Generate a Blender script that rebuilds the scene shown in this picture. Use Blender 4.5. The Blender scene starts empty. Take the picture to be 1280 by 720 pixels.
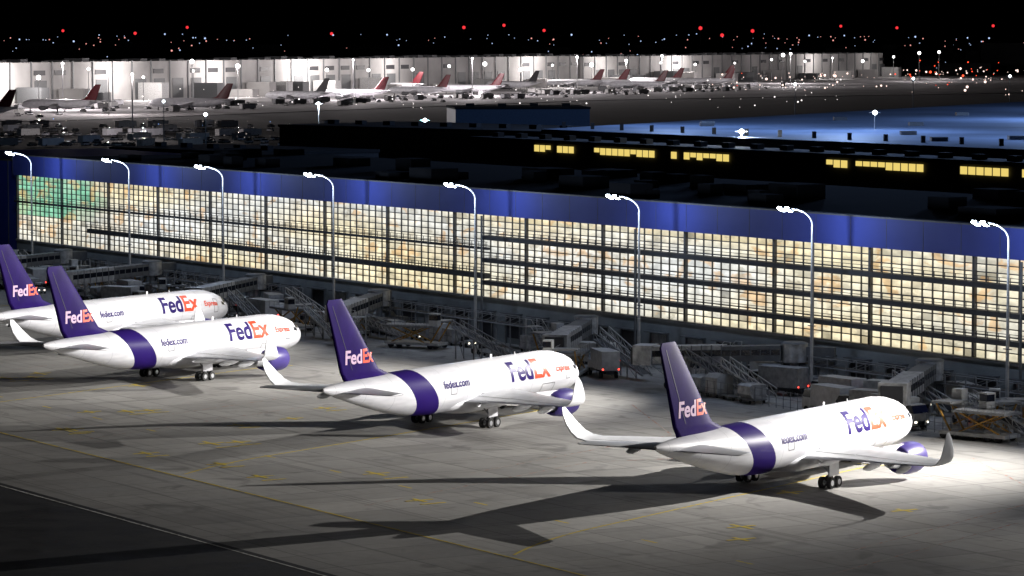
import bpy, math, random
from mathutils import Vector, Matrix
from mathutils import noise as NZ
import bmesh
random.seed(7)
S=bpy.context.scene
COL=S.collection
# ------------------------------------------------------------------ materials
def newmat(name):
    m=bpy.data.materials.new(name); m.use_nodes=True
    nt=m.node_tree; b=nt.nodes['Principled BSDF']
    return m,nt,b
def pmat(name,col,rough=.6,metal=0.0,noise=.15,scale=1.5,coord='Object',spec=.5):
    m,nt,b=newmat(name)
    b.inputs['Roughness'].default_value=rough; b.inputs['Metallic'].default_value=metal
    b.inputs['Specular IOR Level'].default_value=spec
    tc=nt.nodes.new('ShaderNodeTexCoord'); n=nt.nodes.new('ShaderNodeTexNoise')
    n.inputs['Scale'].default_value=scale; n.inputs['Detail'].default_value=5
    nt.links.new(tc.outputs[coord],n.inputs['Vector'])
    r=nt.nodes.new('ShaderNodeValToRGB')
    r.color_ramp.elements[0].position=.3; r.color_ramp.elements[1].position=.7
    r.color_ramp.elements[0].color=[c*(1-noise) for c in col]+[1]
    r.color_ramp.elements[1].color=[min(1,c*(1+noise)) for c in col]+[1]
    nt.links.new(n.outputs['Fac'],r.inputs['Fac']); nt.links.new(r.outputs['Color'],b.inputs['Base Color'])
    return m
def emat(name,col,s,sample=False):
    m=bpy.data.materials.new(name); m.use_nodes=True; nt=m.node_tree; nt.nodes.clear()
    e=nt.nodes.new('ShaderNodeEmission'); o=nt.nodes.new('ShaderNodeOutputMaterial')
    e.inputs[0].default_value=list(col)+[1]; e.inputs[1].default_value=s
    nt.links.new(e.outputs[0],o.inputs[0])
    if not sample: m.cycles.emission_sampling='NONE'
    return m
def mth(nt,op,a,b=None,c=None):
    n=nt.nodes.new('ShaderNodeMath'); n.operation=op
    for i,v in enumerate((a,b,c)):
        if v is None: continue
        if isinstance(v,(int,float)): n.inputs[i].default_value=v
        else: nt.links.new(v,n.inputs[i])
    return n.outputs[0]
def mixc(nt,f,a,b):
    n=nt.nodes.new('ShaderNodeMix'); n.data_type='RGBA'
    if isinstance(f,(int,float)): n.inputs[0].default_value=f
    else: nt.links.new(f,n.inputs[0])
    for i,v in ((6,a),(7,b)):
        if isinstance(v,(tuple,list)): n.inputs[i].default_value=list(v)[:3]+[1]
        else: nt.links.new(v,n.inputs[i])
    return n.outputs[2]
def nznode(nt,v,sc,det=4,scale=(1,1,1),lo=.3,hi=.7,a=0,b=1,dist=0,loc=(0,0,0)):
    mp=nt.nodes.new('ShaderNodeMapping'); mp.inputs['Scale'].default_value=scale; mp.inputs['Location'].default_value=loc; nt.links.new(v,mp.inputs[0])
    n=nt.nodes.new('ShaderNodeTexNoise'); n.inputs['Scale'].default_value=sc; n.inputs['Detail'].default_value=det; n.inputs['Distortion'].default_value=dist
    nt.links.new(mp.outputs[0],n.inputs['Vector'])
    r=nt.nodes.new('ShaderNodeMapRange')
    for i,x in enumerate((lo,hi,a,b)): r.inputs[i+1].default_value=x
    nt.links.new(n.outputs['Fac'],r.inputs[0]); return r.outputs[0]
PURPLE=(.02,.008,.105)
def fuselage_mat():
    m,nt,b=newmat('fuselage_paint')
    tc=nt.nodes.new('ShaderNodeTexCoord'); sp=nt.nodes.new('ShaderNodeSeparateXYZ')
    nt.links.new(tc.outputs['Object'],sp.inputs[0])
    u=mth(nt,'ADD',mth(nt,'MULTIPLY',sp.outputs[0],-1),mth(nt,'MULTIPLY',mth(nt,'SUBTRACT',sp.outputs[2],4.6),-.7))
    a=mth(nt,'GREATER_THAN',u,35.2); c=mth(nt,'LESS_THAN',u,39.4)
    band=mth(nt,'MULTIPLY',a,c)
    w=mixc(nt,nznode(nt,tc.outputs['Object'],.5,6,(.5,1,2.5)),(.53,.53,.57),(.7,.7,.72))
    w=mixc(nt,nznode(nt,tc.outputs['Object'],1.5,5,(.12,1,1.5),.5,.75,0,.3),w,(.36,.36,.38))
    fr=mth(nt,'FRACT',mth(nt,'MULTIPLY',sp.outputs[0],.21))
    seam=mth(nt,'LESS_THAN',fr,.014)
    w=mixc(nt,mth(nt,'MULTIPLY',seam,.5),w,(.25,.25,.27))
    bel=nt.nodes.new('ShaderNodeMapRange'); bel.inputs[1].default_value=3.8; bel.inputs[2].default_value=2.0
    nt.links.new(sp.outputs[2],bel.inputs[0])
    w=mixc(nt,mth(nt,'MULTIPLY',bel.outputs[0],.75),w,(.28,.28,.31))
    col=mixc(nt,band,w,PURPLE)
    nt.links.new(col,b.inputs['Base Color']); b.inputs['Roughness'].default_value=.42
    nt.links.new(mth(nt,'SUBTRACT',.4,mth(nt,'MULTIPLY',band,.33)),b.inputs['Specular IOR Level'])
    return m
M={}
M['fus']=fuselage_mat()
M['white']=pmat('white_paint',(.64,.64,.67),.4,noise=.1,scale=.6)
M['wing']=pmat('wing_paint',(.74,.75,.78),.38,noise=.12,scale=.5)
M['purple']=pmat('purple_paint',PURPLE,.45,noise=.15,scale=.4,spec=.12)
M['nac']=pmat('nacelle_paint',(.05,.035,.17),.4,noise=.15,scale=.4,spec=.3)
M['finp']=pmat('fin_purple_paint',(.015,.005,.08),.45,noise=.2,scale=.4,spec=.04)
M['orange']=pmat('orange_paint',(.62,.05,.012),.45)
M['red']=pmat('dark_red_paint',(.1,.006,.012),.4)
M['pink']=pmat('light_lettering',(.5,.33,.48),.5)
M['metal']=pmat('bare_metal',(.55,.56,.58),.35,.8)
M['dark']=pmat('dark_parts',(.03,.03,.035),.6)
M['tyre']=pmat('tyre_rubber',(.02,.02,.02),.8)
M['glass']=pmat('dark_glass',(.01,.012,.02),.1)
M['steel']=pmat('galvanised_steel',(.26,.265,.27),.5,.2)
M['grey']=pmat('grey_paint',(.12,.125,.13),.6)
M['band']=pmat('gallery_steel',(.04,.042,.045),.6)
M['alu']=pmat('aluminium_sheet',(.38,.38,.38),.5,.2,noise=.35)
M['yellow']=pmat('yellow_paint',(.45,.24,.04),.5)
M['bluep']=pmat('blue_paint',(.02,.06,.14),.5)
M['truckw']=pmat('truck_white',(.5,.5,.49),.5,noise=.2)
M['roof']=pmat('roof_membrane',(.012,.013,.016),.9,noise=.4,scale=.08)
M['lampglow']=emat('lamp_lens',(.75,.88,1),45)
M['warm']=emat('warm_interior',(1,.72,.35),.4)
M['headl']=emat('vehicle_light',(1,.9,.7),6)
M['redl']=emat('tail_light',(1,.05,.03),5)
# ------------------------------------------------------------------ mesh builder
class MB:
    def __init__(s): s.v=[];s.f=[];s.m=[];s.mats=[];s.sm=[]
    def mi(s,k):
        mat=M[k] if isinstance(k,str) else k
        if mat not in s.mats: s.mats.append(mat)
        return s.mats.index(mat)
    def add(s,vs,fs,k,smooth=False,T=None):
        o=len(s.v); i=s.mi(k)
        for p in vs:
            p=Vector(p)
            if T is not None: p=T@p
            s.v.append(tuple(p))
        for f in fs: s.f.append([a+o for a in f]); s.m.append(i); s.sm.append(smooth)
    def box(s,x0,x1,y0,y1,z0,z1,k,T=None):
        vs=[(x0,y0,z0),(x1,y0,z0),(x1,y1,z0),(x0,y1,z0),(x0,y0,z1),(x1,y0,z1),(x1,y1,z1),(x0,y1,z1)]
        s.add(vs,[(0,3,2,1),(4,5,6,7),(0,1,5,4),(1,2,6,5),(2,3,7,6),(3,0,4,7)],k,T=T)
    def quad(s,a,b,c,d,k,T=None): s.add([a,b,c,d],[(0,1,2,3)],k,T=T)
    def tube(s,p0,p1,r0,r1,k,n=8,cap=True,T=None):
        p0=Vector(p0);p1=Vector(p1);d=(p1-p0).normalized()
        a=d.orthogonal().normalized();b=d.cross(a)
        vs=[];
        for p,r in((p0,r0),(p1,r1)):
            for i in range(n):
                t=2*math.pi*i/n; vs.append(p+(a*math.cos(t)+b*math.sin(t))*r)
        fs=[(i,(i+1)%n,n+(i+1)%n,n+i) for i in range(n)]
        s.add(vs,fs,k,True,T)
        if cap:
            s.add(vs[:n],[tuple(range(n-1,-1,-1))],k,False,T); s.add(vs[n:],[tuple(range(n))],k,False,T)
    def beam(s,p0,p1,w,k,T=None): s.tube(p0,p1,w,w,k,4,True,T)
    def rings(s,rs,k,smooth=True,capa=True,capb=True,T=None):
        n=len(rs[0]); vs=[p for r in rs for p in r]
        fs=[]
        for j in range(len(rs)-1):
            for i in range(n): fs.append((j*n+i,j*n+(i+1)%n,(j+1)*n+(i+1)%n,(j+1)*n+i))
        s.add(vs,fs,k,smooth,T)
        if capa: s.add(rs[0],[tuple(range(n-1,-1,-1))],k,False,T)
        if capb: s.add(rs[-1],[tuple(range(n))],k,False,T)
    def mesh(s,name):
        me=bpy.data.meshes.new(name); me.from_pydata(s.v,[],s.f)
        for m in s.mats: me.materials.append(m)
        me.polygons.foreach_set('material_index',s.m); me.polygons.foreach_set('use_smooth',s.sm)
        me.update(); 
        bm=bmesh.new(); bm.from_mesh(me); bmesh.ops.recalc_face_normals(bm,faces=bm.faces); bm.to_mesh(me); bm.free()
        return me
def obj(name,me,parent=None,loc=(0,0,0),rz=0):
    o=bpy.data.objects.new(name,me); COL.objects.link(o); o.location=loc; o.rotation_euler=(0,0,rz)
    if parent: o.parent=parent
    return o
def empty(name,loc=(0,0,0),rz=0):
    o=bpy.data.objects.new(name,None); COL.objects.link(o); o.location=loc; o.rotation_euler=(0,0,rz); return o
# ------------------------------------------------------------------ aeroplane
FR=[(0,.05,3.95),(.15,.42,3.97),(.5,.85,4.02),(1.2,1.38,4.12),(2.4,1.95,4.28),(4,2.38,4.43),(6,2.7,4.55),(8,2.82,4.6),(14,2.82,4.6),(20,2.82,4.6),(27,2.82,4.6),(33,2.82,4.6),(36,2.76,4.66),(39,2.58,4.82),(42,2.26,5.08),(45,1.85,5.4),(48,1.4,5.75),(51,.9,6.1),(53.2,.48,6.35),(54.1,.18,6.45)]
def fus_at(sx):
    for a,b in zip(FR,FR[1:]):
        if a[0]<=sx<=b[0]:
            t=(sx-a[0])/(b[0]-a[0]); return a[1]+(b[1]-a[1])*t,a[2]+(b[2]-a[2])*t
    return FR[-1][1],FR[-1][2]
def af(u,t): return 5*t*(.2969*math.sqrt(max(u,0))-.126*u-.3516*u*u+.2843*u**3-.1015*u**4)
US=[0,.02,.07,.16,.3,.45,.6,.75,.9,1]
def section(le,y,z,c,cant,t,sg,inc=0):
    up=Vector((0,-sg*math.sin(cant),math.cos(cant)))
    P=[]
    for u in US: P.append(Vector((-(le+c*u),y*sg,z-inc*c*u))+up*af(u,t)*c)
    for u in US[-2:0:-1]: P.append(Vector((-(le+c*u),y*sg,z-inc*c*u))-up*af(u,t)*c)
    return P
def text_mesh(body,size):
    cu=bpy.data.curves.new('t','FONT'); cu.body=body; cu.size=size; cu.resolution_u=4; cu.offset=size*.026
    o=bpy.data.objects.new('t',cu); COL.objects.link(o)
    dg=bpy.context.evaluated_depsgraph_get(); me=bpy.data.meshes.new_from_object(o.evaluated_get(dg))
    w=max(v.co.x for v in me.vertices)
    bpy.data.objects.remove(o); return me,w
def text_map(body,size,fn,mat,name,step=.25,both=True):
    me,w=text_mesh(body,size)
    bm=bmesh.new(); bm.from_mesh(me)
    z=-size*.3
    while z<size:
        bmesh.ops.bisect_plane(bm,geom=bm.verts[:]+bm.edges[:]+bm.faces[:],plane_co=(0,z,0),plane_no=(0,1,0)); z+=step
    if both:
        x=0
        while x<w:
            bmesh.ops.bisect_plane(bm,geom=bm.verts[:]+bm.edges[:]+bm.faces[:],plane_co=(x,0,0),plane_no=(1,0,0)); x+=step*2
    for v in bm.verts: v.co=fn(v.co.x,v.co.y)
    bm.to_mesh(me); bm.free(); me.materials.clear(); me.materials.append(mat); me.name=name
    return me,w
PM={}
def build_plane_meshes():
    b=MB(); n=40
    rs=[]
    for s_,r,z in FR:
        rs.append([(-s_,r*math.cos(2*math.pi*i/n),z+r*math.sin(2*math.pi*i/n)) for i in range(n)])
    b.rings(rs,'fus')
    fr=[]
    for s_,w,h in((15.5,.8,.3),(17,2.3,1.0),(20,3.0,1.35),(27,3.05,1.4),(30,2.4,1.1),(33,.8,.3)):
        fr.append([(-s_,w*math.cos(2*math.pi*i/20),2.75+h*math.sin(2*math.pi*i/20)) for i in range(20)])
    b.rings(fr,'white')
    def P(sx,a,off=.03):
        r,z=fus_at(sx); return (-sx,(r+off)*math.cos(a),z+(r+off)*math.sin(a))
    for sg in (1,-1):
        for a0,a1,s0,s1 in((50,84,1.9,2.75),(27,48,2.15,3.1),(14,26,2.9,3.9)):
            g=4
            for i in range(g):
                for j in range(2):
                    q=[]
                    for (ii,jj) in((i,j),(i+1,j),(i+1,j+1),(i,j+1)):
                        a=math.radians(a0+(a1-a0)*ii/g); sx=s0+(s1-s0)*jj/2
                        if sg<0: a=math.pi-a
                        q.append(P(sx,a))
                    b.quad(*q,'glass')
    for (s0,s1,a0,a1) in((5.2,6.3,-12,32),(22,25.5,-60,-18),(9.0,11.8,-62,-18),(31,32.2,-8,25)):
        for sg in(1,-1):
            def edge(sa,aa,sb,ab):
                k=6;w=.05
                for i in range(k):
                    t0=i/k;t1=(i+1)/k
                    p=[]
                    for t,d in((t0,-1),(t1,-1),(t1,1),(t0,1)):
                        sx=sa+(sb-sa)*t; a=math.radians(aa+(ab-aa)*t)
                        if sa==sb: sx+=d*w
                        else: a+=d*w/2.8
                        if sg<0: a=math.pi-a
                        p.append(P(sx,a,.012))
                    b.quad(*p,'grey')
            edge(s0,a0,s1,a0);edge(s0,a1,s1,a1);edge(s0,a0,s0,a1);edge(s1,a0,s1,a1)
    b.tube((-14,0,7.4),(-14,0,7.75),.12,.05,'white'); b.box(-19.5,-19.1,-.03,.03,7.4,7.85,'white')
    PM['body']=b.mesh('fuselage')
    b=MB()
    for sg in(1,-1):
        W=[(16.5,0,3.45,11.5,0,.14,.045),(18.6,2.8,3.5,10.4,0,.14,.045),(22.0,8,3.6,7.6,.0,.13,.045),(26.6,14.2,3.8,5.8,.02,.12,.04),(30.8,19.8,4.1,4.0,.1,.1,.03),
           (31.6,20.6,4.35,3.6,.4,.1,.02),(32.4,21.2,4.9,3.0,.9,.09,0),(33.3,21.6,5.8,2.4,1.2,.08,0),(34.3,21.9,6.8,1.5,1.33,.08,0),(35.1,22.0,7.5,.6,1.35,.08,0)]
        rs=[section(*w[:6],sg,w[6]) for w in W]
        b.rings(rs,'wing')
        def sk(w,uu,o): return (-(w[0]+w[3]*uu),sg*w[1],w[2]-w[6]*w[3]*uu+af(uu,w[5])*w[3]+o)
        for (i,j,u) in((1,2,.74),(2,3,.72),(3,4,.74)):
            A=W[i];B=W[j]; b.quad(sk(A,u,.02),sk(B,u,.02),sk(B,u+.014,.02),sk(A,u+.014,.02),'grey')
        for (i,j) in((1,2),(2,3),(3,4)):
            A=W[i];B=W[j]; b.quad(sk(A,.13,.03),sk(B,.13,.03),sk(B,.145,.03),sk(A,.145,.03),'grey')
        for y,le,c,z in((5.2,20.4,8.6,3.2),(11,24.2,6.7,3.3),(15.5,27.5,5.3,3.5)):
            s0=le+c*.5;s1=le+c*1.14
            rr=[]
            for t,r in((0,.05),(.25,.26),(.6,.32),(.85,.22),(1,.04)):
                sx=s0+(s1-s0)*t; rr.append([(-sx,sg*y+r*.8*math.cos(a*math.pi/4),z-.3-.15*t+r*1.3*math.sin(a*math.pi/4)) for a in range(8)])
            b.rings(rr,'wing')
    PM['wings']=b.mesh('wings')
    b=MB()
    for sg in(1,-1):
        b.rings([section(45.2,.2,5.9,6.6,.05,.1,sg),section(46.6,1.7,6.0,5.6,.05,.1,sg),section(51.0,8.8,6.25,2.9,.05,.09,sg),section(51.6,9.1,6.3,2.1,.05,.06,sg)],'wing')
    PM['tailplane']=b.mesh('tailplane')
    FN=[(40.2,7.0,9.8),(43.2,8.1,7.6),(49.9,16.0,3.5),(50.4,16.5,2.7)]
    b=MB()
    b.rings([section(le,0,z,c,math.pi/2,.1 if i else .06,1) for i,(le,z,c) in enumerate([(38.0,6.7,12.2)]+FN)],'finp')
    for sg in(1,-1):
        q=[]
        for (z,dx) in((8.3,0),(15.8,0),(15.8,.06),(8.3,.06)):
            t=(z-8.1)/7.9; le=43.2+6.7*t; c=7.6-4.1*t; q.append((-(le+c*.7+dx),sg*(af(.7,.1)*c+.025),z))
        b.quad(*q,'dark')
    PM['fin']=b.mesh('tail_fin')
    b=MB()
    for sg in(1,-1):
        y=sg*8.6;zc=2.3;n=28;D=-1.2
        def ring(sx,r): return [(-sx-D,y+r*math.cos(2*math.pi*i/n),zc+r*math.sin(2*math.pi*i/n)) for i in range(n)]
        b.rings([ring(16.9,1.1),ring(16.5,1.2),ring(16.35,1.36),ring(16.45,1.5)],'metal',capa=False,capb=False)
        b.rings([ring(16.45,1.5),ring(17.2,1.66),ring(18.6,1.68),ring(20.2,1.46),ring(20.9,1.2),ring(20.85,1.1),ring(20.2,1.0)],'nac',capa=False,capb=False)
        b.rings([ring(16.9,1.1),ring(17.5,1.12),ring(17.51,.2)],'dark',capa=False)
        for i in range(22):
            a=2*math.pi*i/22; c,s_=math.cos(a),math.sin(a)
            t=Vector((0,-s_,c))
            p0=Vector((-17.4-D,y+c*.25,zc+s_*.25)); p1=Vector((-17.25-D,y+c*1.08,zc+s_*1.08))
            b.quad(p0-t*.04,p1-t*.1+Vector((-.12,0,0)),p1+t*.1+Vector((.12,0,0)),p0+t*.04,'metal')
        b.rings([ring(16.95,.02),ring(17.2,.2),ring(17.5,.28)],'grey')
        b.rings([ring(20.2,.95),ring(21.6,.78),ring(22.4,.66)],'metal'); b.rings([ring(22.4,.45),ring(23.3,.05)],'dark')
        b.add([(-16.8,y-.15,3.85),(-16.8,y+.15,3.85),(-22.8,y+.18,4.0),(-22.8,y-.18,4.0),(-17.6,y-.15,3.2),(-17.6,y+.15,3.2),(-25,y+.12,3.1),(-25,y-.12,3.1)],
              [(0,1,2,3),(4,7,6,5),(0,3,7,4),(1,5,6,2),(0,4,5,1),(3,2,6,7)],'white')
    PM['engines']=b.mesh('engines')
    b=MB()
    def wheel(x,y,r,w): b.tube((x,y-w,r),(x,y+w,r),r,r,'tyre',16); b.tube((x,y-w-.01,r),(x,y+w+.01,r),r*.5,r*.5,'metal',10)
    wheel(-6.6,.3,.45,.14);wheel(-6.6,-.3,.45,.14); b.tube((-6.6,-.3,.45),(-6.6,.3,.45),.08,.08,'steel'); b.tube((-6.6,0,.45),(-6.3,0,2.4),.11,.14,'steel')
    b.box(-7.6,-5.4,.45,.5,1.3,2.1,'white');b.box(-7.6,-5.4,-.5,-.45,1.3,2.1,'white')
    for sg in(1,-1):
        for dx in(-.75,.75):
            for dy in(-.48,.48): wheel(-27+dx,sg*4.8+dy,.6,.2)
            b.tube((-27+dx,sg*4.8-.48,.6),(-27+dx,sg*4.8+.48,.6),.1,.1,'steel')
        b.tube((-27.75,sg*4.8,.6),(-26.25,sg*4.8,.6),.15,.15,'steel'); b.tube((-27,sg*4.8,.6),(-26.7,sg*4.6,3.4),.18,.22,'steel')
        b.tube((-27,sg*4.8,1.4),(-26.7,sg*3.0,3.0),.09,.09,'steel'); b.box(-28,-26,sg*5.25-.04,sg*5.25+.04,1.3,2.9,'white')
    PM['gear']=b.mesh('landing_gear')
    T=[]
    def fusfn(s0,a0,sg,off=.035):
        def fn(x,y):
            sx=s0-x if sg<0 else s0+x
            r,z=fus_at(sx); a=a0+y/2.82; r+=off
            return Vector((-sx,sg*r*math.cos(a),z+r*math.sin(a)))
        return fn
    for sg in(-1,1):
        _,w1=text_mesh('Fed',3.6)
        s0=19.2 if sg<0 else 10.4
        for body,k,off in(('Fed','purple',0),('Ex','orange',w1+.12)):
            me,w=text_map(body,3.6,fusfn(s0-off if sg<0 else s0+off,math.radians(1),sg),M[k],'lettering'); T.append(me)
        me,w=text_map('Express',1.1,fusfn(8.8 if sg<0 else 4.6,math.radians(10),sg),M['orange'],'lettering'); T.append(me)
        me,w=text_map('fedex.com',1.3,fusfn(33.6 if sg<0 else 26,math.radians(8),sg),M['purple'],'lettering'); T.append(me)
        def finfn(s0,z0,sg):
            def fn(x,y):
                sx=s0-x if sg<0 else s0+x; z=z0+y
                t=(z-8.1)/(16-8.1); le=43.2+6.7*t; c=7.6-4.1*t; u=min(max((sx-le)/c,0.01),1)
                return Vector((-sx,sg*(af(u,.1)*c+.03),z))
            return fn
        _,w1=text_mesh('Fed',2.2)
        s0=50.0 if sg<0 else 45.4
        for body,k,off in(('Fed','pink',0),('Ex','orange',w1+.05)):
            me,w=text_map(body,2.2,finfn(s0-off if sg<0 else s0+off,9.0,sg),M[k],'fin_lettering'); T.append(me)
    PM['text']=T
build_plane_meshes()
HD=math.radians(57)
def cargo_plane(x,y,dr=0):
    e=empty('cargo_airplane',(x,y,.03),HD+math.radians(dr))
    for k,nm in(('body','fuselage'),('wings','wings'),('tailplane','tailplane'),('fin','tail_fin'),('engines','engines'),('gear','landing_gear')): obj(nm,PM[k],e)
    for me in PM['text']: obj(me.name.split('.')[0],me,e)
    return e
PL=[(43.0,378),(7.8,433),(-30.2,489),(-44.3,536)]
for i,p in enumerate(PL): cargo_plane(*p,(.3,.6,-.5,.4)[i])
# ------------------------------------------------------------------ terminal frame
ANG=math.atan2(-.853,.521); O=Vector((0,519.7,0))
FX=Vector((math.cos(ANG),math.sin(ANG),0)); FY=Vector((-math.sin(ANG),math.cos(ANG),0))
def W(p,q,z=0): v=O+FX*p+FY*q; return (v.x,v.y,z)
term=empty('cargo_terminal',tuple(O),ANG)
P0,P1=-185,190
M['fascia']=pmat('blue_fascia_panels',(.06,.085,.37),.6,noise=.12,scale=.1,spec=.2)
M['basewall']=pmat('grey_wall_panels',(.25,.27,.27),.7,noise=.2,scale=.25)
M['mull']=pmat('mullion',(.09,.09,.09),.5)
M['bluewall']=pmat('blue_wall_panels',(.03,.06,.42),.5,noise=.15,scale=.1)
b=MB(); b.box(P0,P1,.8,60,0,22.4,'roof'); 
for i in range(40):
    p=random.uniform(P0+5,P1-5);q=random.uniform(8,55);w=random.uniform(1.5,4);h=random.uniform(1,2.2)
    b.box(p-w,p+w,q-w*.7,q+w*.7,22.4,22.4+h,'roof')
obj('roof_and_core',b.mesh('core'),term)
b=MB(); b.box(P0,P1,-.9,.795,19.1,22.9,'fascia'); b.box(P0,P1,-1.0,.79,22.9,23.1,'grey')
for i in range(int((P1-P0)/7.5)): b.box(P0+i*7.5,P0+i*7.5+.06,-.93,-.9,19.1,22.9,'grey')
obj('fascia',b.mesh('fascia'),term)
b=MB(); b.box(P0,P1,-.2,.795,0,6.3,'basewall'); b.box(P0,P1,-.5,.79,6.3,6.6,'steel')
p=P0+4;k=0
while p<P1-8:
    r=random.random()
    key='warm' if r<.06 else ('alu' if r<.55 else 'dark')
    b.box(p,p+4,-.26,-.2,.9 if k%2 else .1,4.3,key)
    b.box(p-.25,p,-.5,-.2,0,4.5,'grey'); b.box(p+4,p+4.25,-.5,-.2,0,4.5,'grey')
    b.box(p-.4,p+4.4,-1.3,-.2,4.55,4.7,'grey')
    p+=random.choice((7.5,7.5,9));k+=1
obj('dock_wall',b.mesh('dock_wall'),term)
b=MB(); NR=13; ZB,ZT=6.6,19.1; RH=(ZT-ZB)/NR; PW=2.1; NC=int((P1-P0)/PW)
for i in range(NC+1):
    x=P0+i*PW; w=.06 if i%10 else .22
    b.box(x-w,x+w,.1 if i%10 else -.15,.32,ZB,ZT,'mull')
for j in range(1,NR):
    z=ZB+j*RH; b.box(P0,P1,.14,.315,z-.065,z+.065,'mull')
obj('window_mullions',b.mesh('mullions'),term)
b=MB()
def ledge(pa,pb,z,dep=1.7,h0=.5):
    b.box(pa,pb,-dep,-.16,z-h0,z+.15,'band')
    for h in(.4,.8): b.box(pa,pb,-dep,-dep+.06,z+.15+h,z+.22+h,'band')
    x=pa
    while x<pb: b.box(x,x+.08,-dep,-dep+.07,z+.15,z+.95,'band'); x+=2.1
for z in(15.9,12.5,9.1): ledge(-6,P1,z)
ledge(-150,-6,10.1,1.2,.65); ledge(P0,-6,14.0,.7,.22)
for x in range(-6,int(P1),42): b.box(x,x+.3,-1.9,-1.7,0,19,'grey')
obj('access_galleries',b.mesh('ledges'),term)
# panes
m,nt,bs=newmat('lit_window_panes'); nt.nodes.remove(bs)
em=nt.nodes.new('ShaderNodeEmission'); at=nt.nodes.new('ShaderNodeAttribute'); at.attribute_name='pc'
tc=nt.nodes.new('ShaderNodeTexCoord'); v=tc.outputs['Object']
sp=nt.nodes.new('ShaderNodeSeparateXYZ'); nt.links.new(v,sp.inputs[0])
fl=mth(nt,'FRACT',mth(nt,'DIVIDE',mth(nt,'SUBTRACT',sp.outputs[2],ZB),RH))
fade=mth(nt,'ADD',mth(nt,'MULTIPLY',fl,.3),.85)
s1=nznode(nt,v,1,4,(.4,1,.9),.35,.65,.76,1.2)
blob=nznode(nt,v,1,5,(.16,1,.4),.57,.64,0,.6,.8,(30,0,5))
blob2=nznode(nt,v,1,5,(.22,1,.7),.59,.66,0,.55,.5,(77,0,50))
blob3=nznode(nt,v,1,4,(.05,1,.2),.5,.68,0,.3,.5,(12,0,91))
col=mixc(nt,blob3,at.outputs['Color'],(1,.76,.4)); col=mixc(nt,blob,col,(.8,.45,.16)); col=mixc(nt,blob2,col,(.4,.35,.25))
nt.links.new(col,em.inputs[0]); nt.links.new(mth(nt,'MULTIPLY',s1,fade),em.inputs[1])
nt.links.new(em.outputs[0],nt.nodes['Material Output'].inputs[0]); m.cycles.emission_sampling='NONE'
vs=[];fs=[];cols=[]
for i in range(NC):
    for j in range(NR):
        x=P0+i*PW;z=ZB+j*RH;o=len(vs)
        vs+=[(x,.31,z),(x+PW,.31,z),(x+PW,.31,z+RH),(x,.31,z+RH)]; fs.append((o,o+1,o+2,o+3))
        a=NZ.noise((x*.03,z*.1,3)); bb=NZ.noise((x*.1,z*.3,9)); t=NZ.noise((x*.018,z*.12,40))
        random.seed(i*131+j*17+3)
        warm=Vector((1,.89,.6)); cool=Vector((.96,.98,.95)); k=min(1,max(0,.45+t*1.8+random.uniform(-.1,.1)))
        base=warm.lerp(cool,k)
        L=.97+.22*a+.12*bb+random.uniform(-.06,.06)
        if x<P0+42 and z>11: base=Vector((.35,.82,.55)).lerp(base,min(1,max(0,(x-P0-22)/22+bb*.8))); L*=.8
        if random.random()<.02: L*=.5
        if j==NR-1: L*=.85
        L=max(.15,L)
        cols.append([base.x*L,base.y*L,base.z*L,1])
random.seed(11)
me=bpy.data.meshes.new('panes'); me.from_pydata(vs,[],fs); at_=me.color_attributes.new('pc','FLOAT_COLOR','CORNER')
for i,c in enumerate(cols):
    for k in range(4): at_.data[i*4+k].color=c
me.materials.append(m); obj('window_panes',me,term)
b=MB(); b.box(P0-70,P0-.01,1.5,50,0,21.5,'bluewall')
for i in range(9): b.box(P0-68+i*7.5,P0-67.7+i*7.5,1.4,1.5,0,21.5,'grey')
b.box(P0-70,P0-.02,1.2,1.6,21.5,21.9,'grey')
e=empty('blue_annex_building',tuple(O),ANG); obj('walls',b.mesh('annex'),e)
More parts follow.
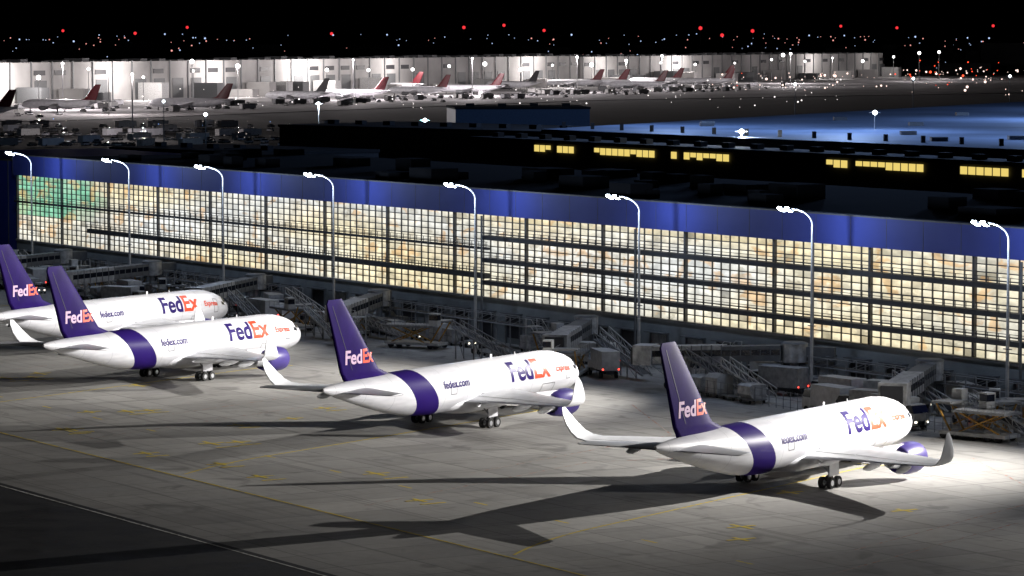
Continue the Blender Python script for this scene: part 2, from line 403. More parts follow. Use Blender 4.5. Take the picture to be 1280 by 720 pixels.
# ------------------------------------------------------------------ ground
def ground_poly(name,pts,z,mat):
    me=bpy.data.meshes.new(name); me.from_pydata([(x,y,z) for x,y in pts],[],[tuple(range(len(pts)))]); me.materials.append(mat)
    o=bpy.data.objects.new(name,me); COL.objects.link(o); return o
M['ground']=pmat('dark_ground',(.02,.021,.022),.9,noise=.4,scale=.02)
ground_poly('ground',[(-12000,-500),(12000,-500),(12000,16000),(-12000,16000)],0,M['ground'])
def concrete(name,c,seam=True):
    m,nt,b=newmat(name); tc=nt.nodes.new('ShaderNodeTexCoord'); v=tc.outputs['Object']
    base=mixc(nt,nznode(nt,v,.03,7,lo=.35,hi=.65),[k*.72 for k in c],[k*1.15 for k in c])
    base=mixc(nt,nznode(nt,v,.9,6,b=.3),base,[k*.6 for k in c])
    br=nt.nodes.new('ShaderNodeTexBrick'); br.offset=0; br.inputs['Scale'].default_value=1; br.inputs['Brick Width'].default_value=7.5; br.inputs['Row Height'].default_value=7.5
    br.inputs['Mortar Size'].default_value=.09; br.inputs['Mortar Smooth'].default_value=.3
    br.inputs['Color1'].default_value=(.84,.84,.84,1); br.inputs['Color2'].default_value=(1.08,1.08,1.08,1); br.inputs['Mortar'].default_value=(.5,.5,.5,1)
    nt.links.new(v,br.inputs['Vector'])
    mx=nt.nodes.new('ShaderNodeMix'); mx.data_type='RGBA'; mx.blend_type='MULTIPLY'; mx.inputs[0].default_value=1 if seam else .3
    nt.links.new(base,mx.inputs[6]); nt.links.new(br.outputs['Color'],mx.inputs[7]); base=mx.outputs[2]
    base=mixc(nt,nznode(nt,v,.12,4,lo=.6,hi=.7,b=.6,dist=1.5),base,[k*.35 for k in c])
    base=mixc(nt,nznode(nt,v,.9,3,(.035,1,1),.57,.68,0,.45,.4),base,[k*.4 for k in c])
    base=mixc(nt,nznode(nt,v,.5,3,(1,.05,1),.6,.72,0,.35,.8),base,[k*.45 for k in c])
    nt.links.new(base,b.inputs['Base Color'])
    nt.links.new(nznode(nt,v,.25,5,a=.6,b=.85),b.inputs['Roughness'])
    b.inputs['Specular IOR Level'].default_value=.3
    return m
M['apron']=concrete('apron_concrete',(.38,.368,.348))
M['strip']=concrete('taxilane_concrete',(.27,.262,.25))
M['asph']=concrete('dark_asphalt',(.018,.018,.02),False)
g=empty('apron_pavement',tuple(O),ANG)
def gp(name,p0,p1,q0,q1,z,mat):
    me=bpy.data.meshes.new(name); me.from_pydata([(p0,q0,z),(p1,q0,z),(p1,q1,z),(p0,q1,z)],[],[(0,1,2,3)]); me.materials.append(mat); return obj(name,me,g)
gp('apron',-330,330,-112,0,.02,M['apron']); gp('taxilane',-330,330,-130,-112,.02,M['strip']); gp('asphalt_shoulder',-330,330,-330,-130,.02,M['asph'])
def worn(name,c,keep=.55):
    m,nt,b=newmat(name); tc=nt.nodes.new('ShaderNodeTexCoord')
    nt.links.new(mixc(nt,nznode(nt,tc.outputs['Object'],1.2,6,lo=keep-.12,hi=keep+.05),c,(.3,.29,.26)),b.inputs['Base Color']); b.inputs['Roughness'].default_value=.7; return m
M['yl']=worn('yellow_marking',(.66,.5,.04),.66); M['wl']=worn('white_marking',(.6,.6,.58)); M['rl']=worn('red_marking',(.34,.12,.08),.48)
b=MB()
def line(p0,q0,p1,q1,w,k,z=.034):
    d=Vector((p1-p0,q1-q0,0)); n=Vector((-d.y,d.x,0)).normalized()*w/2
    a=Vector((p0,q0,z));c=Vector((p1,q1,z)); b.quad(a-n,c-n,c+n,a+n,k)
def poly(pts,w,k,z=.034):
    for a,c in zip(pts,pts[1:]): line(a[0],a[1],c[0],c[1],w,k,z)
def toPQ(x,y): v=Vector((x,y,0))-O; return v.dot(FX),v.dot(FY)
hx,hy=math.cos(HD),math.sin(HD)
for (x,y) in PL[:3]+[(-82,600),(82,330)]:
    p,q=toPQ(x-hx*4,y-hy*4); dp,dq=Vector((hx,hy,0)).dot(FX),Vector((hx,hy,0)).dot(FY)
    L=62; a=(p-dp*L,q-dq*L); pts=[(p,q),a]
    cp,cq=a; ang=math.atan2(-dq,-dp)
    for i in range(22):
        ang+=math.radians(2.2); cp+=math.cos(ang)*2.2; cq+=math.sin(ang)*2.2
        if cq<-111: break
        pts.append((cp,cq))
    poly(pts,.3,'yl',.038)
    for s_ in(0,3.5): line(p-dp*s_-dq*2,q-dq*s_+dp*2,p-dp*s_+dq*2,q-dq*s_-dp*2,.4,'yl',.042)
    nx,ny=-dq,dp
    env=[(p+dp*8+nx*6,q+dq*8+ny*6),(p-dp*18+nx*27,q-dq*18+ny*27),(p-dp*60+nx*27,q-dq*60+ny*27),]
    poly(env,.2,'rl'); env=[(p+dp*8-nx*6,q+dq*8-ny*6),(p-dp*18-nx*27,q-dq*18-ny*27),(p-dp*60-nx*27,q-dq*60-ny*27)]; poly(env,.2,'rl')
line(-300,-112,300,-112,.25,'yl',.044); line(-300,-131,300,-131,.25,'wl',.044)
for q in(-8,-15): line(-300,q,300,q,.18,'wl',.03)
x=-300
while x<300: line(x,-11.5,x+3,-11.5,.15,'wl',.03); x+=7
x=-300
while x<300: line(x,-96,x+2.5,-96,.3,'yl',.03); x+=15
for i in range(44):
    p=random.uniform(-150,190);q=random.uniform(-110,-55); s_=random.uniform(.8,1.5)
    line(p,q,p+3*s_,q,.5,'yl',.046); line(p+1.5*s_,q-1.6,p+1.5*s_,q+1.6,.5,'yl',.05)
    if i%2: line(p+4.5*s_,q-1.4,p+4.5*s_,q+1.4,.5,'yl',.05)
obj('painted_markings',b.mesh('markings'),g)
# ------------------------------------------------------------------ floodlight poles
b=MB(); PH=24
b.tube((0,0,0),(0,0,.5),.45,.4,'basewall',10); b.tube((0,0,.5),(0,0,PH-2),.24,.13,'truckw',10)
pts=[(0,0,PH-2)]+[(0,-4*(1-math.cos(t*math.pi/16)),PH-2+2.2*math.sin(t*math.pi/16)) for t in range(1,9)]
for a,c in zip(pts,pts[1:]): b.tube(a,c,.12,.11,'truckw',8)
b.beam((-.9,-4,PH+.1),(.9,-4,PH+.1),.09,'steel')
for x in(-.8,.8):
    T=Matrix.Translation((x,-4.2,PH-.05))@Matrix.Rotation(math.radians(-28),4,'X')
    b.box(-.46,.46,-.5,.35,-.02,.24,'grey',T); b.box(-.41,.41,-.45,.3,-.07,-.025,'lampglow',T); b.box(-.4,.4,-.56,-.51,-.06,.2,'lampglow',T)
b.box(-.6,.6,-.2,.2,9,9.1,'steel'); b.box(.2,.5,-.2,.2,1,1.9,'grey')
pole_me=b.mesh('pole')
def spot(name,loc,target,power,size,blend,col,rad=.25):
    l=bpy.data.lights.new(name,'SPOT'); l.energy=power; l.spot_size=math.radians(size); l.spot_blend=blend; l.color=col; l.shadow_soft_size=rad
    o=bpy.data.objects.new(name,l); COL.objects.link(o); o.location=loc
    o.rotation_euler=(Vector(target)-Vector(loc)).to_track_quat('-Z','Y').to_euler(); return o
def point(name,loc,power,col,rad=.5):
    l=bpy.data.lights.new(name,'POINT'); l.energy=power; l.color=col; l.shadow_soft_size=rad
    o=bpy.data.objects.new(name,l); COL.objects.link(o); o.location=loc; return o
# (power, aim shift along the facade, cone)
EN={-162:(.45,-40,105),-119:(.15,-40,105),-82:(.35,-40,105),-43:(.15,-40,105),1:(.95,-110,105),45:(1.25,-110,105),85:(1.5,-120,108),124:(.3,-40,115),165:(2.7,-125,114),208:(.6,10,84)}  # rightmost pole, out of view, is added to brighten the dark lower corner
for p,(E,dp_,cone) in EN.items():
    obj('floodlight_pole',pole_me,None,W(p,-7),ANG)
    spot('floodlight',W(p,-11.8,PH-.5),W(p+dp_,-250,8),200000*E,cone,1,(1,.965,.92),.12)
    point('facade_fill_light',W(p,-9.6,PH-.9),3200,(.58,.72,1),.3)  # extra point light added at each pole to brighten fascia and lower wall
# ------------------------------------------------------------------ ground equipment
def dolly(b,x0,cont=None,y0=0):
    b.box(x0-1.7,x0+1.7,y0-1.2,y0+1.2,.45,.58,'steel')
    for dx in(-1.2,1.2):
        for dy in(-1.0,1.0): b.tube((x0+dx,y0+dy-.08,.22),(x0+dx,y0+dy+.08,.22),.22,.22,'tyre',8)
    b.beam((x0+1.7,y0,.45),(x0+2.4,y0,.4),.05,'steel')
    if cont:
        x1,x2=x0-1.55,x0+1.55
        pr=[(-1.15,.62),(.75,.62),(1.2,1.15),(1.2,2.2),(.9,2.42),(-1.15,2.42)] if cont=='alu' else [(-1.15,.62),(1.15,.62),(1.15,2.5),(.7,2.95),(-.7,2.95),(-1.15,2.5)]
        b.rings([[(x1,y0+y,z) for y,z in pr],[(x2,y0+y,z) for y,z in pr]],cont,smooth=False)
        b.box(x0-.04,x0+.04,y0-1.18,y0-1.15,.62,2.4,'grey'); b.box(x1,x2,y0-1.18,y0-1.15,1.4,1.46,'grey')
def tractor(b,x):
    b.box(x-1.4,x+1.4,-.75,.75,.35,.85,'truckw'); b.box(x+.2,x+1.4,-.7,.7,.85,1.1,'truckw')
    b.box(x-.9,x-.75,-.6,.6,.85,1.5,'dark'); b.box(x-.9,x+.3,-.7,.7,1.85,1.93,'truckw')
    for dx in(-.85,.25):
        for dy in(-.65,.65): b.beam((x+dx,dy,.85),(x+dx,dy,1.85),.04,'dark')
    for dx in(-.9,.9):
        for dy in(-.7,.7): b.tube((x+dx,dy-.12,.35),(x+dx,dy+.12,.35),.35,.35,'tyre',10)
    b.box(x+1.4,x+1.43,-.6,-.4,.6,.75,'headl'); b.box(x+1.4,x+1.43,.4,.6,.6,.75,'headl')
trains=[]
for v in range(6):
    b=MB(); n=random.choice((3,4,5,6)); tractor(b,2.5)
    for i in range(n):
        c=random.choice(('alu',None,'truckw','alu',None,None)); dolly(b,-2-4.2*i,c)
    trains.append(b.mesh('container_train'))
def loader():
    b=MB(); b.box(-5,4,-1.6,1.6,.5,.9,'truckw')
    for x in(-4,-2.6,2.6,3.5):
        for y in(-1.4,1.4): b.tube((x,y-.15,.45),(x,y+.15,.45),.45,.45,'tyre',10)
    for y in(-1.2,1.2):
        b.beam((-4,y,.9),(1.5,y,3.1),.12,'yellow'); b.beam((-4,y,3.1),(1.5,y,.9),.12,'yellow')
    b.box(-5,2.2,-1.7,1.7,3.1,3.4,'steel')
    for i in range(14): b.tube((-4.7+i*.5,-1.5,3.45),(-4.7+i*.5,1.5,3.45),.07,.07,'alu',6)
    b.box(2.4,5,-1.7,1.7,4.0,4.25,'steel'); b.beam((2.6,-1.3,.9),(4.6,-1.3,4),.12,'yellow'); b.beam((2.6,1.3,.9),(4.6,1.3,4),.12,'yellow')
    b.box(3.2,4.6,-3.0,-1.75,3.6,5.4,'truckw'); b.box(3.3,4.63,-3.03,-1.9,4.4,5.2,'glass')
    for y in(-1.7,1.7):
        b.beam((-5,y,4.3),(2.2,y,4.3),.04,'steel')
        for i in range(5): b.beam((-5+i*1.8,y,3.4),(-5+i*1.8,y,4.3),.04,'steel')
    return b.mesh('loader')
loader_me=loader()
def truck(col):
    b=MB(); b.box(-4.2,2.0,-1.25,1.25,1.1,3.7,col); b.box(2.15,4,-1.15,1.15,.6,2.0,'truckw')
    b.add([(2.2,-1.1,2.0),(3.95,-1.1,2.0),(3.4,-1.1,2.9),(2.2,-1.1,2.9),(2.2,1.1,2.0),(3.95,1.1,2.0),(3.4,1.1,2.9),(2.2,1.1,2.9)],[(0,1,2,3),(4,7,6,5),(0,4,5,1),(1,5,6,2),(2,6,7,3),(3,7,4,0)],'glass')
    b.box(2.2,3.4,-1.12,1.12,2.9,3.0,'truckw'); b.box(-4.2,4,-.5,.5,.6,1.1,'dark')
    for x in(-3,3):
        for y in(-1.05,1.05): b.tube((x,y-.18,.48),(x,y+.18,.48),.48,.48,'tyre',12)
    b.box(4,4.03,-1,-.7,.9,1.1,'headl'); b.box(4,4.03,.7,1,.9,1.1,'headl'); b.box(-4.23,-4.2,-1.2,-1,1.2,1.4,'redl'); b.box(-4.23,-4.2,1,1.2,1.2,1.4,'redl')
    return b.mesh('truck')
truckA=truck('truckw');truckB=truck('alu')
def bridge():
    b=MB(); b.tube((0,0,0),(0,0,4.2),.5,.5,'steel',12); b.tube((0,0,4.0),(0,0,6.4),1.7,1.7,'alu',18); b.tube((0,0,6.4),(0,0,6.6),1.8,1.4,'grey',18)
    def tunnel(y0,y1,z0,z1,w,h,k):
        vs=[(-w,y0,z0),(w,y0,z0),(w,y0,z0+h),(-w,y0,z0+h),(-w,y1,z1),(w,y1,z1),(w,y1,z1+h),(-w,y1,z1+h)]
        b.add(vs,[(0,1,2,3),(4,7,6,5),(0,4,5,1),(1,5,6,2),(2,6,7,3),(3,7,4,0)],k)
        n=int(abs(y1-y0)/1.3)
        for i in range(n+1):
            t=i/n;y=y0+(y1-y0)*t;z=z0+(z1-z0)*t
            for sx in(-1,1): b.box(sx*w-.05,sx*w+.05,y-.07,y+.07,z-.02,z+h+.05,'grey')
        for sx in(-1,1):
            vs2=[(sx*(w+.02),y0,z0+h*.4),(sx*(w+.02),y1,z1+h*.4),(sx*(w+.02),y1,z1+h*.75),(sx*(w+.02),y0,z0+h*.75)]
            b.add(vs2,[(0,1,2,3)],'glass')
    tunnel(-1.6,-11,4.1,3.7,1.1,2.0,'grey'); tunnel(-9.5,-19,3.6,3.2,1.3,2.3,'alu')
    b.box(-1.7,1.7,-21.5,-19,3.0,5.6,'alu'); b.box(-1.3,1.3,-21.9,-21.5,3.1,5.3,'dark')
    for x in(-1.9,1.9):
        b.tube((x,-16.5,.6),(x,-16.5,3.4),.2,.2,'steel',8)
        b.tube((x-.2,-16.5,.6),(x+.2,-16.5,.6),.6,.6,'tyre',12)
    b.beam((-1.9,-16.5,.7),(1.9,-16.5,.7),.2,'steel'); b.box(-2.2,2.2,-16.8,-16.2,3.1,3.4,'steel')
    for i in range(10): b.box(1.5,2.6,-18.5+i*.45,-18.2+i*.45,3.0-i*.31,3.05-i*.31,'steel')
    b.beam((2.65,-18.5,3.1),(2.65,-14,.1),.08,'steel'); b.beam((2.65,-18.5,4.1),(2.65,-14,1.1),.05,'steel')
    b.box(-.35,.35,1.5,5.4,4.2,6.0,'grey')
    return b.mesh('bridge')
bridge_me=bridge()
def conveyor(L,h,k='steel'):
    b=MB()
    for y in(-.7,.7):
        b.beam((0,y,.8),(L,y,h),.16,k); b.beam((0,y,1.8),(L,y,h+1),.1,k)
        n=int(L/2)
        for i in range(n):
            x0=L*i/n;x1=L*(i+1)/n;z0=.8+(h-.8)*i/n;z1=.8+(h-.8)*(i+1)/n
            b.beam((x0,y,z0),(x1,y,z1+1),.06,k); b.beam((x1,y,z1),(x1,y,z1+1),.06,k)
    b.add([(0,-.65,.95),(L,-.65,h+.15),(L,.65,h+.15),(0,.65,.95)],[(0,1,2,3)],'dark')
    for i in range(1,4):
        x=L*i/3.2; z=.8+(h-.8)*x/L
        for y in(-.7,.7): b.beam((x,y,0),(x,y,z),.1,'steel')
        b.beam((x,-.7,0),(x,.7,z),.06,'steel')
    return b.mesh('conveyor')
convs=[conveyor(10,4,'truckw'),conveyor(14,4.5),conveyor(18,2.2,'alu')]
def stairs():
    b=MB(); n=14
    for i in range(n): b.box(-i*.35,-i*.35+.35,-.8,.8,4.2-i*.28,4.27-i*.28,'alu')
    b.box(0.35,2,-1,1,4.2,4.3,'alu')
    for y in(-.9,.9):
        b.beam((.3,y,4.2),(-4.8,y,.3),.09,'truckw'); b.beam((.3,y,5.3),(-4.8,y,1.4),.05,'truckw'); b.beam((.3,y,5.3),(2,y,5.3),.05,'truckw')
        for i in range(5): b.beam((-i*1.1,y,4.1-i*.86),(-i*1.1,y,5.1-i*.86),.035,'truckw')
        b.beam((1.8,y,.4),(1.8,y,5.3),.07,'truckw'); b.beam((1.8,y,.4),(-2.5,y,2.1),.06,'truckw')
    b.box(-4.5,2.2,-.9,.9,.35,.5,'steel')
    for x in(-4,1.8):
        for y in(-.8,.8): b.tube((x,y-.1,.3),(x,y+.1,.3),.3,.3,'tyre',8)
    return b.mesh('stairs')
stairs_me=stairs()
for p,ang in((-150,.25),(-112,.25),(-72,.6),(-30,.75),(30,.8),(80,-.9),(108,.7)):
    obj('loading_bridge',bridge_me,None,W(p,-6),ANG+ang)
b=MB()
for (a,c) in((-140,-60),(-40,24),(66,150)):
    for y in(-5.2,-3.6): b.beam((a,y,3.6),(c,y,3.6),.14,'steel'); b.beam((a,y,4.8),(c,y,4.8),.08,'steel')
    b.box(a,c,-5.1,-3.7,3.65,3.75,'dark'); x=a
    while x<=c:
        for y in(-5.2,-3.6): b.beam((x,y,0),(x,y,4.8),.1,'steel'); b.beam((x,y,3.6),(min(x+4,c),y,4.8),.05,'steel')
        x+=4
obj('conveyor_gallery',b.mesh('gallery'),None,tuple(O),ANG)
occ=[]
def free(p,q,r):
    for a,b_,c in occ:
        if (a-p)**2+((b_-q)*1.6)**2<(r+c)**2*.5: return False
    x,y,_=W(p,q)
    for (nx,ny) in PL:
        dx,dy=x-nx,y-ny; al=dx*hx+dy*hy; la=-dx*hy+dy*hx
        if -62<al<4 and abs(la)<9+r*.5: return False
        if -42<al<-10 and abs(la)<26: return False
    occ.append((p,q,r)); return True
cnt=0
for _ in range(900):
    p=random.uniform(-180,140); q=-random.triangular(2,22,9)
    k=random.random()
    r=8 if k<.5 else 4.5
    if not free(p,q,r): continue
    a=ANG+random.choice((0,math.pi))+random.uniform(-.12,.12)
    L=W(p,q,.03)
    if k<.5: obj('container_dolly_train',random.choice(trains),None,L,a)
    elif k<.58: obj('cargo_loader',loader_me,None,L,a+random.uniform(-.8,.8))
    elif k<.74: obj('box_truck',random.choice((truckA,truckB)),None,L,a+random.uniform(-.5,.5))
    elif k<.93: obj('belt_conveyor',random.choice(convs),None,L,a)
    else: obj('boarding_stairs',stairs_me,None,L,a)
    cnt+=1
    if cnt>80: break
for (x,y) in PL[:3]:
    def at(al,la): return (x+hx*al-hy*la,y+hy*al+hx*la,.03)
    obj('boarding_stairs',stairs_me,None,at(-5.7,5.2),HD-math.pi/2)
    obj('cargo_loader',loader_me,None,at(-10.4,8.4),HD-math.pi/2)
b=MB()
for i in range(60): b.beam((i*1.5,0,0),(i*1.5,0,2.2),.05,'steel')
for z in(.3,1.2,2.1): b.beam((0,0,z),(89,0,z),.035,'steel')
obj('barrier_fence',b.mesh('fence'),None,W(70,-19,.02),ANG)
# ------------------------------------------------------------------ mid distance
M['yw']=emat('yellow_lit_window',(1,.76,.2),.85)
M['bldg']=pmat('dark_cladding',(.03,.032,.036),.8)
M['hroof']=pmat('pale_metal_roof',(.2,.26,.38),.6,noise=.3,scale=.03)
def building(name,loc,rz,w,d,h,mat,extra=None):
    e=empty(name,loc,rz); b=MB(); b.box(-w/2,w/2,0,d,0,h,mat); b.box(-w/2-.3,w/2+.3,-.3,d+.3,h,h+.8,'roof')
    for i in range(int(w/12)): b.box(-w/2+i*12+5,-w/2+i*12+8,d*.3,d*.3+2,h+.8,h+2.0,'roof')
    obj('walls',b.mesh(name),e)
    if extra:
        b=MB(); extra(b); obj('lit_windows',b.mesh('w'),e)
    return e
def wins(b):
    for (a,c) in((-132,-113),(-103,-76),(-68,-44),(-4,32),(45,60),(66,92)):
        x=a
        while x<c:
            if random.random()<.88:
                b.box(x,x+2.3,-.42,-.3,15.9+random.choice((0,.0,.0,.6)),17.6,'yw')
            x+=2.8
building('concourse_building',(75,800,0),ANG,330,12,18.2,'bldg',wins)
building('service_building',(-30,1000,0),ANG+.25,110,50,19,'bldg')
building('service_building',(-90,960,0),ANG+.2,70,40,14,'bldg')
building('service_building',(4,1290,0),.1,50,40,19,'bluep')
pts=[(8,958),(184,675),(430,1000),(330,1480),(200,1363)]
b=MB(); n=len(pts)
b.add([(x,y,0) for x,y in pts]+[(x,y,20.4) for x,y in pts],[(i,(i+1)%n,n+(i+1)%n,n+i) for i in range(n)],'bldg')
b.add([(x,y,20.5) for x,y in pts],[tuple(range(n))],'hroof')
for i in range(24):
    t=i/23; x0=8+(184-8)*t; y0=958+(675-958)*t
    b.box(x0+6,x0+7,y0+12,y0+13.2,20.5,22.2,'bldg')
for i in range(30):
    t=random.random(); u=random.uniform(.05,.6); x0=8+(184-8)*t+u*230; y0=958+(675-958)*t+u*380; b.box(x0-2,x0+2,y0-2,y0+2,20.5,21.5,'grey')
obj('maintenance_hangar',b.mesh('hangar'))
for X,Y,pw in((90,935,1.6),(150,860,1.5),(175,1060,2.2),(240,1200,2.4),(45,985,1.0)):
    point('hangar_roof_light',(X,Y,50),52000*pw,(.36,.55,1),1)
# ------------------------------------------------------------------ distant airfield
M['fconc']=pmat('far_concrete',(.4,.39,.385),.8,noise=.4,scale=.02)
M['fapron']=pmat('far_apron',(.32,.31,.315),.8,noise=.4,scale=.01)
A=Vector((-420,2200,0)); B=Vector((60,3200,0)); C=Vector((420,3950,0))
def wallseg(name,a,b_,h,mat):
    d=b_-a; L=d.length; rz=math.atan2(d.y,d.x); e=empty(name,tuple(a),rz); m_=MB()
    m_.box(0,L,0,60,0,h,mat); x=0
    while x<L:
        m_.box(x,x+1.2,-.8,0,0,h+.5,'grey'); 
        if random.random()<.5: m_.box(x+5,x+20,-.3,0,1,h*.55,'grey')
        if random.random()<.4: m_.box(x+4,x+18,-.4,0,h*.68,h*.8,'dark')
        m_.box(x+3,x+12,10,25,h,h+random.uniform(.5,2.5),'grey')
        if random.random()<.35: m_.box(x+6,x+16,-22,-2,0,random.uniform(6,13),random.choice(('fconc','grey','alu')))
        x+=26
    obj('walls',m_.mesh(name),e); return e
wallseg('distant_hangar',A,B,28,'fconc'); wallseg('distant_hangar',B+Vector((5,10,0)),C,27,'fconc')
ground_poly('distant_apron',[(-560,1850),(-250,1880),(60,2500),(600,3000),(900,4200),(440,4000),(60,3210),(-420,2210),(-560,2100)],.3,M['fapron'])
def airliner_mesh(tail):
    b=MB(); n=16
    b.rings([[(-s_,r*math.cos(2*math.pi*i/n),z+r*math.sin(2*math.pi*i/n)) for i in range(n)] for s_,r,z in FR],'white')
    for sg in(1,-1):
        b.rings([section(16.5,0,3.1,11.5,0,.13,sg),section(22.4,8,3.65,7,.03,.12,sg),section(32.6,21.6,5.35,3,.1,.1,sg)],'white')
        b.rings([section(45.2,.2,5.9,6.6,.05,.1,sg),section(51.2,8,6.9,2.5,.08,.09,sg)],'white')
        b.rings([[(-s_,sg*8+r*math.cos(i*math.pi/6),2.2+r*math.sin(i*math.pi/6)) for i in range(12)] for s_,r in((16.4,1.2),(17.4,1.45),(20,1.3),(22,.6))],'grey')
        b.tube((-27,sg*4.8,0),(-27,sg*4.8,3),.5,.4,'dark')
    b.tube((-6,0,0),(-6,0,2.5),.4,.3,'dark')
    b.rings([section(le,0,z,c,math.pi/2,.1,1) for le,z,c in((38,6.7,12.2),(43,8.1,8),(50,16.5,4))],tail)
    return b.mesh('airliner')
am=[airliner_mesh('red'),airliner_mesh('dark')]
FP=[(-275,1906,175,0),(-252,2106,160,0),(-176,2152,170,0),(-92,2501,165,0),(-76,2859,160,0),(-9.5,2741,165,0),(78,3078,165,0),(101,3090,170,0),(156,3227,165,0),(-130,2420,150,1),(220,3500,160,0),(20,2950,150,1),(-50,2650,155,0),(130,2980,160,0),(200,3180,165,0)]
for x,y,r,k in FP: 
    rz=math.radians(r); obj('passenger_airplane',am[k],None,(x-math.cos(rz)*-50,y-math.sin(rz)*-50,.4),rz)
b=MB()
for i in range(420):
    if i<260:
        t=random.random(); X=-340+t*560+random.uniform(-40,40); Y=1930+t*1150+random.uniform(-60,170)
    else: Y=1450+random.choice((0,40,80,150,220,300))+random.uniform(-4,4); X=random.uniform(-690,-230)*Y/4350
    r=random.uniform(-.3,.3)+math.radians(64); T=Matrix.Translation((X,Y,.3))@Matrix.Rotation(r,4,'Z'); big=random.random()<.3
    L,Wd,H=(6,1.4,3.4) if big else (2.3,1,1.1); k=random.choice(('truckw','white','alu','grey'))
    b.box(-L,L,-Wd,Wd,.4,H,k,T); b.box(-L*.55,L*.6,-Wd*.85,Wd*.85,H,H+(.3 if big else .6),'glass',T)
    for sx in(-.65,.65): b.box(L*sx-.4,L*sx+.4,-Wd-.03,Wd+.03,0,.8,'tyre',T)
obj('distant_parked_vehicles',b.mesh('vehicles'))
def glow(name,pts,col,s):
    mat=emat(name+'_mat',col,s); b=MB()
    for x,y,z,r in pts:
        vs=[(x,y,z+r)]+[(x+r*.87*math.cos(a*math.pi/3),y+r*.87*math.sin(a*math.pi/3),z+h*r*.5) for h in(1,-1) for a in range(6)]+[(x,y,z-r)]
        fs=[(0,1+i,1+(i+1)%6) for i in range(6)]+[(1+i,7+i,7+(i+1)%6,1+(i+1)%6) for i in range(6)]+[(13,7+(i+1)%6,7+i) for i in range(6)]
        b.add(vs,fs,mat,True)
    return obj(name,b.mesh(name))
hd=[]; masts=MB()
for seg,(a,c,n) in enumerate(((A,B,16),(B,C,9))):
    nrm=Vector(((c-a).y,-(c-a).x,0)).normalized()
    for i in range(n):
        t=(i+.5)/n; p=a+(c-a)*t+nrm*random.uniform(20,30)
        if i%2==0: point('distant_floodlight',(p.x,p.y,22),105000*random.uniform(.5,1.5),(1,.93,.9),1)
        hd.append((p.x,p.y,random.uniform(17,24),random.uniform(.8,2.2))); masts.tube((p.x,p.y,0),(p.x,p.y,hd[-1][2]),.4,.25,'steel',6)
    for i in range(n//3+1):
        t=(i+.2)/(n//3+1); p=a+(c-a)*t+nrm*random.uniform(110,190)
        point('distant_floodlight',(p.x,p.y,28),480000*random.uniform(.7,1.4),(1,.91,.93),1)
        hd.append((p.x,p.y,29,random.uniform(.9,1.8))); masts.tube((p.x,p.y,0),(p.x,p.y,29),.4,.25,'steel',6)
for (x,y,e_) in((-330,1960,1),(-235,2030,1),(-170,1560,.35)):  # masts added to brighten the dark planes and vehicles on the left
    point('distant_floodlight',(x,y,28),210000*e_,(1,.9,.9),1); hd.append((x,y,29,1.2*e_**.5)); masts.tube((x,y,0),(x,y,29),.4,.25,'steel',6)
obj('distant_light_masts',masts.mesh('masts'))
glow('distant_floodlight_heads',hd,(1,.97,.95),7)
def rnd(n,x0,x1,y0,y1,z0,z1,r0,r1):
    o=[]
    for _ in range(n):
        Y=random.uniform(y0,y1); X=random.uniform(x0,x1)*Y/4350; o.append((X,Y,random.uniform(z0,z1),(r0+(r1-r0)*random.random()**3)*Y/4350))
    return o
glow('distant_city_lights',rnd(180,-700,700,4200,9000,5,50,.45,1.3),(.5,.65,1),1.2)
glow('distant_street_lights',rnd(120,-700,700,4000,9500,5,46,.45,1.3),(1,.4,.35),1.2)
glow('distant_apron_lights',rnd(240,-700,420,2050,3300,2,8,.35,1.1),(1,.93,.9),2.0)
glow('distant_apron_lights',rnd(150,250,700,2500,4200,2,10,.4,1.8),(1,.75,.65),2.2)
glow('distant_red_lights',rnd(45,250,700,2800,4500,3,18,.5,1.7),(1,.08,.03),2.5)
glow('taxiway_lights',rnd(30,-700,700,1500,1900,.5,3,.3,.8),(.3,.5,1),1.5)
glow('parking_lot_lights',rnd(60,-680,-300,1400,1850,1,5,.3,.7),(1,.85,.78),.6)
b=MB(); rl=[]
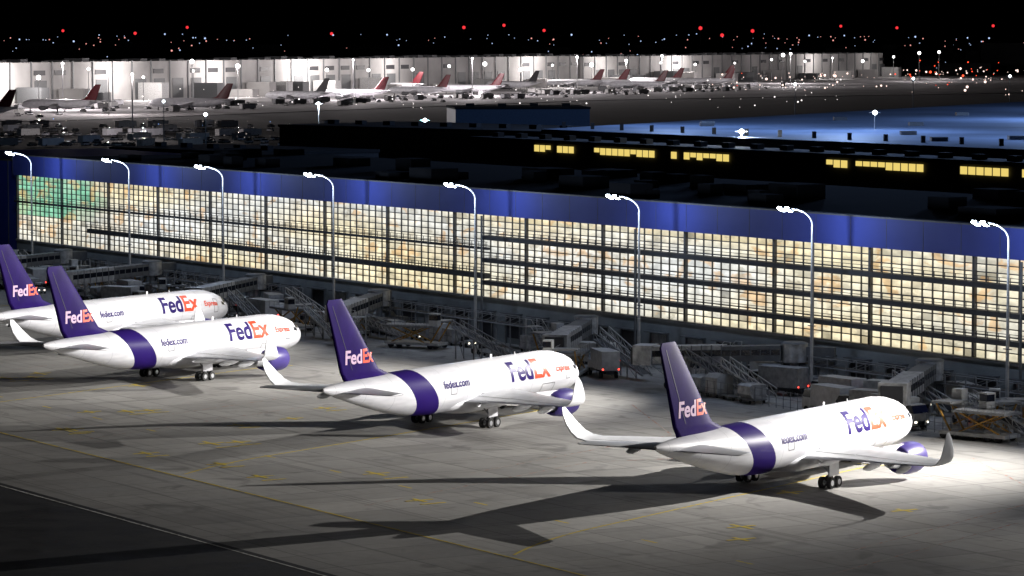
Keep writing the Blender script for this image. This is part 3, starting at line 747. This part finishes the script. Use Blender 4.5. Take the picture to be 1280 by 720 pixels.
for u in(-470,-405,-225,-60,40,235,262,300,410,-10,480,-560,600):
    Y=random.uniform(5000,7000); X=u*Y/4350; z=random.uniform(46,66); rl.append((X,Y,z,3.0)); b.tube((X,Y,0),(X,Y,z),1.2,.5,'dark',5)
obj('radio_masts',b.mesh('masts2')); glow('obstruction_lights',rl,(1,.04,.05),1.1)
b=MB()
for _ in range(220):
    Y=random.uniform(4300,8500); X=random.uniform(-720,720)*Y/4350; w=random.uniform(8,45); h=random.uniform(8,38); b.box(X-w,X+w,Y,Y+30,0,h,'bldg')
obj('distant_skyline',b.mesh('skyline'))
b=MB(); hl=[]; 
for X,Y,z,c,pw in((58,880,22,(.85,.93,1),20000),(-27,1080,20,(.3,.9,1),15000),(100,960,25,(.8,.9,1),0),(-75,1350,20,(.7,.85,1),12000),(130,1600,24,(.9,.9,1),0),(190,1650,26,(.9,.9,1),0),(250,1750,26,(.6,.8,1),0),(-150,1500,18,(1,.85,.7),0),(-110,1250,18,(.4,.6,1),0)):
    b.tube((X,Y,0),(X,Y,z),.3,.15,'steel',6); b.beam((X-1.5,Y,z),(X+1.5,Y,z),.1,'steel'); hl.append((X,Y-.5,z,.7))
    if pw: point('street_light',(X,Y-1,z-1.2),pw,c,.5)
obj('light_masts',b.mesh('lm')); glow('light_mast_heads',hl,(.8,.92,1),10)
# ------------------------------------------------------------------ world, camera
w=bpy.data.worlds.new('World'); S.world=w; w.use_nodes=True; nt=w.node_tree; bg=nt.nodes['Background']
sk=nt.nodes.new('ShaderNodeTexSky'); sk.sky_type='NISHITA'; sk.sun_disc=False; sk.sun_elevation=math.radians(-6); sk.sun_rotation=math.radians(150)
nt.links.new(sk.outputs[0],bg.inputs[0]); bg.inputs[1].default_value=.06
S.view_settings.view_transform='Standard'; S.view_settings.look='None'; S.view_settings.exposure=0
cd=bpy.data.cameras.new('camera'); cam=bpy.data.objects.new('camera',cd); COL.objects.link(cam)
cam.location=(0,0,46); cam.rotation_euler=(math.radians(90-4.14),0,0); cd.lens=122.3; cd.sensor_width=36; cd.clip_end=30000; cd.clip_start=1
S.camera=cam
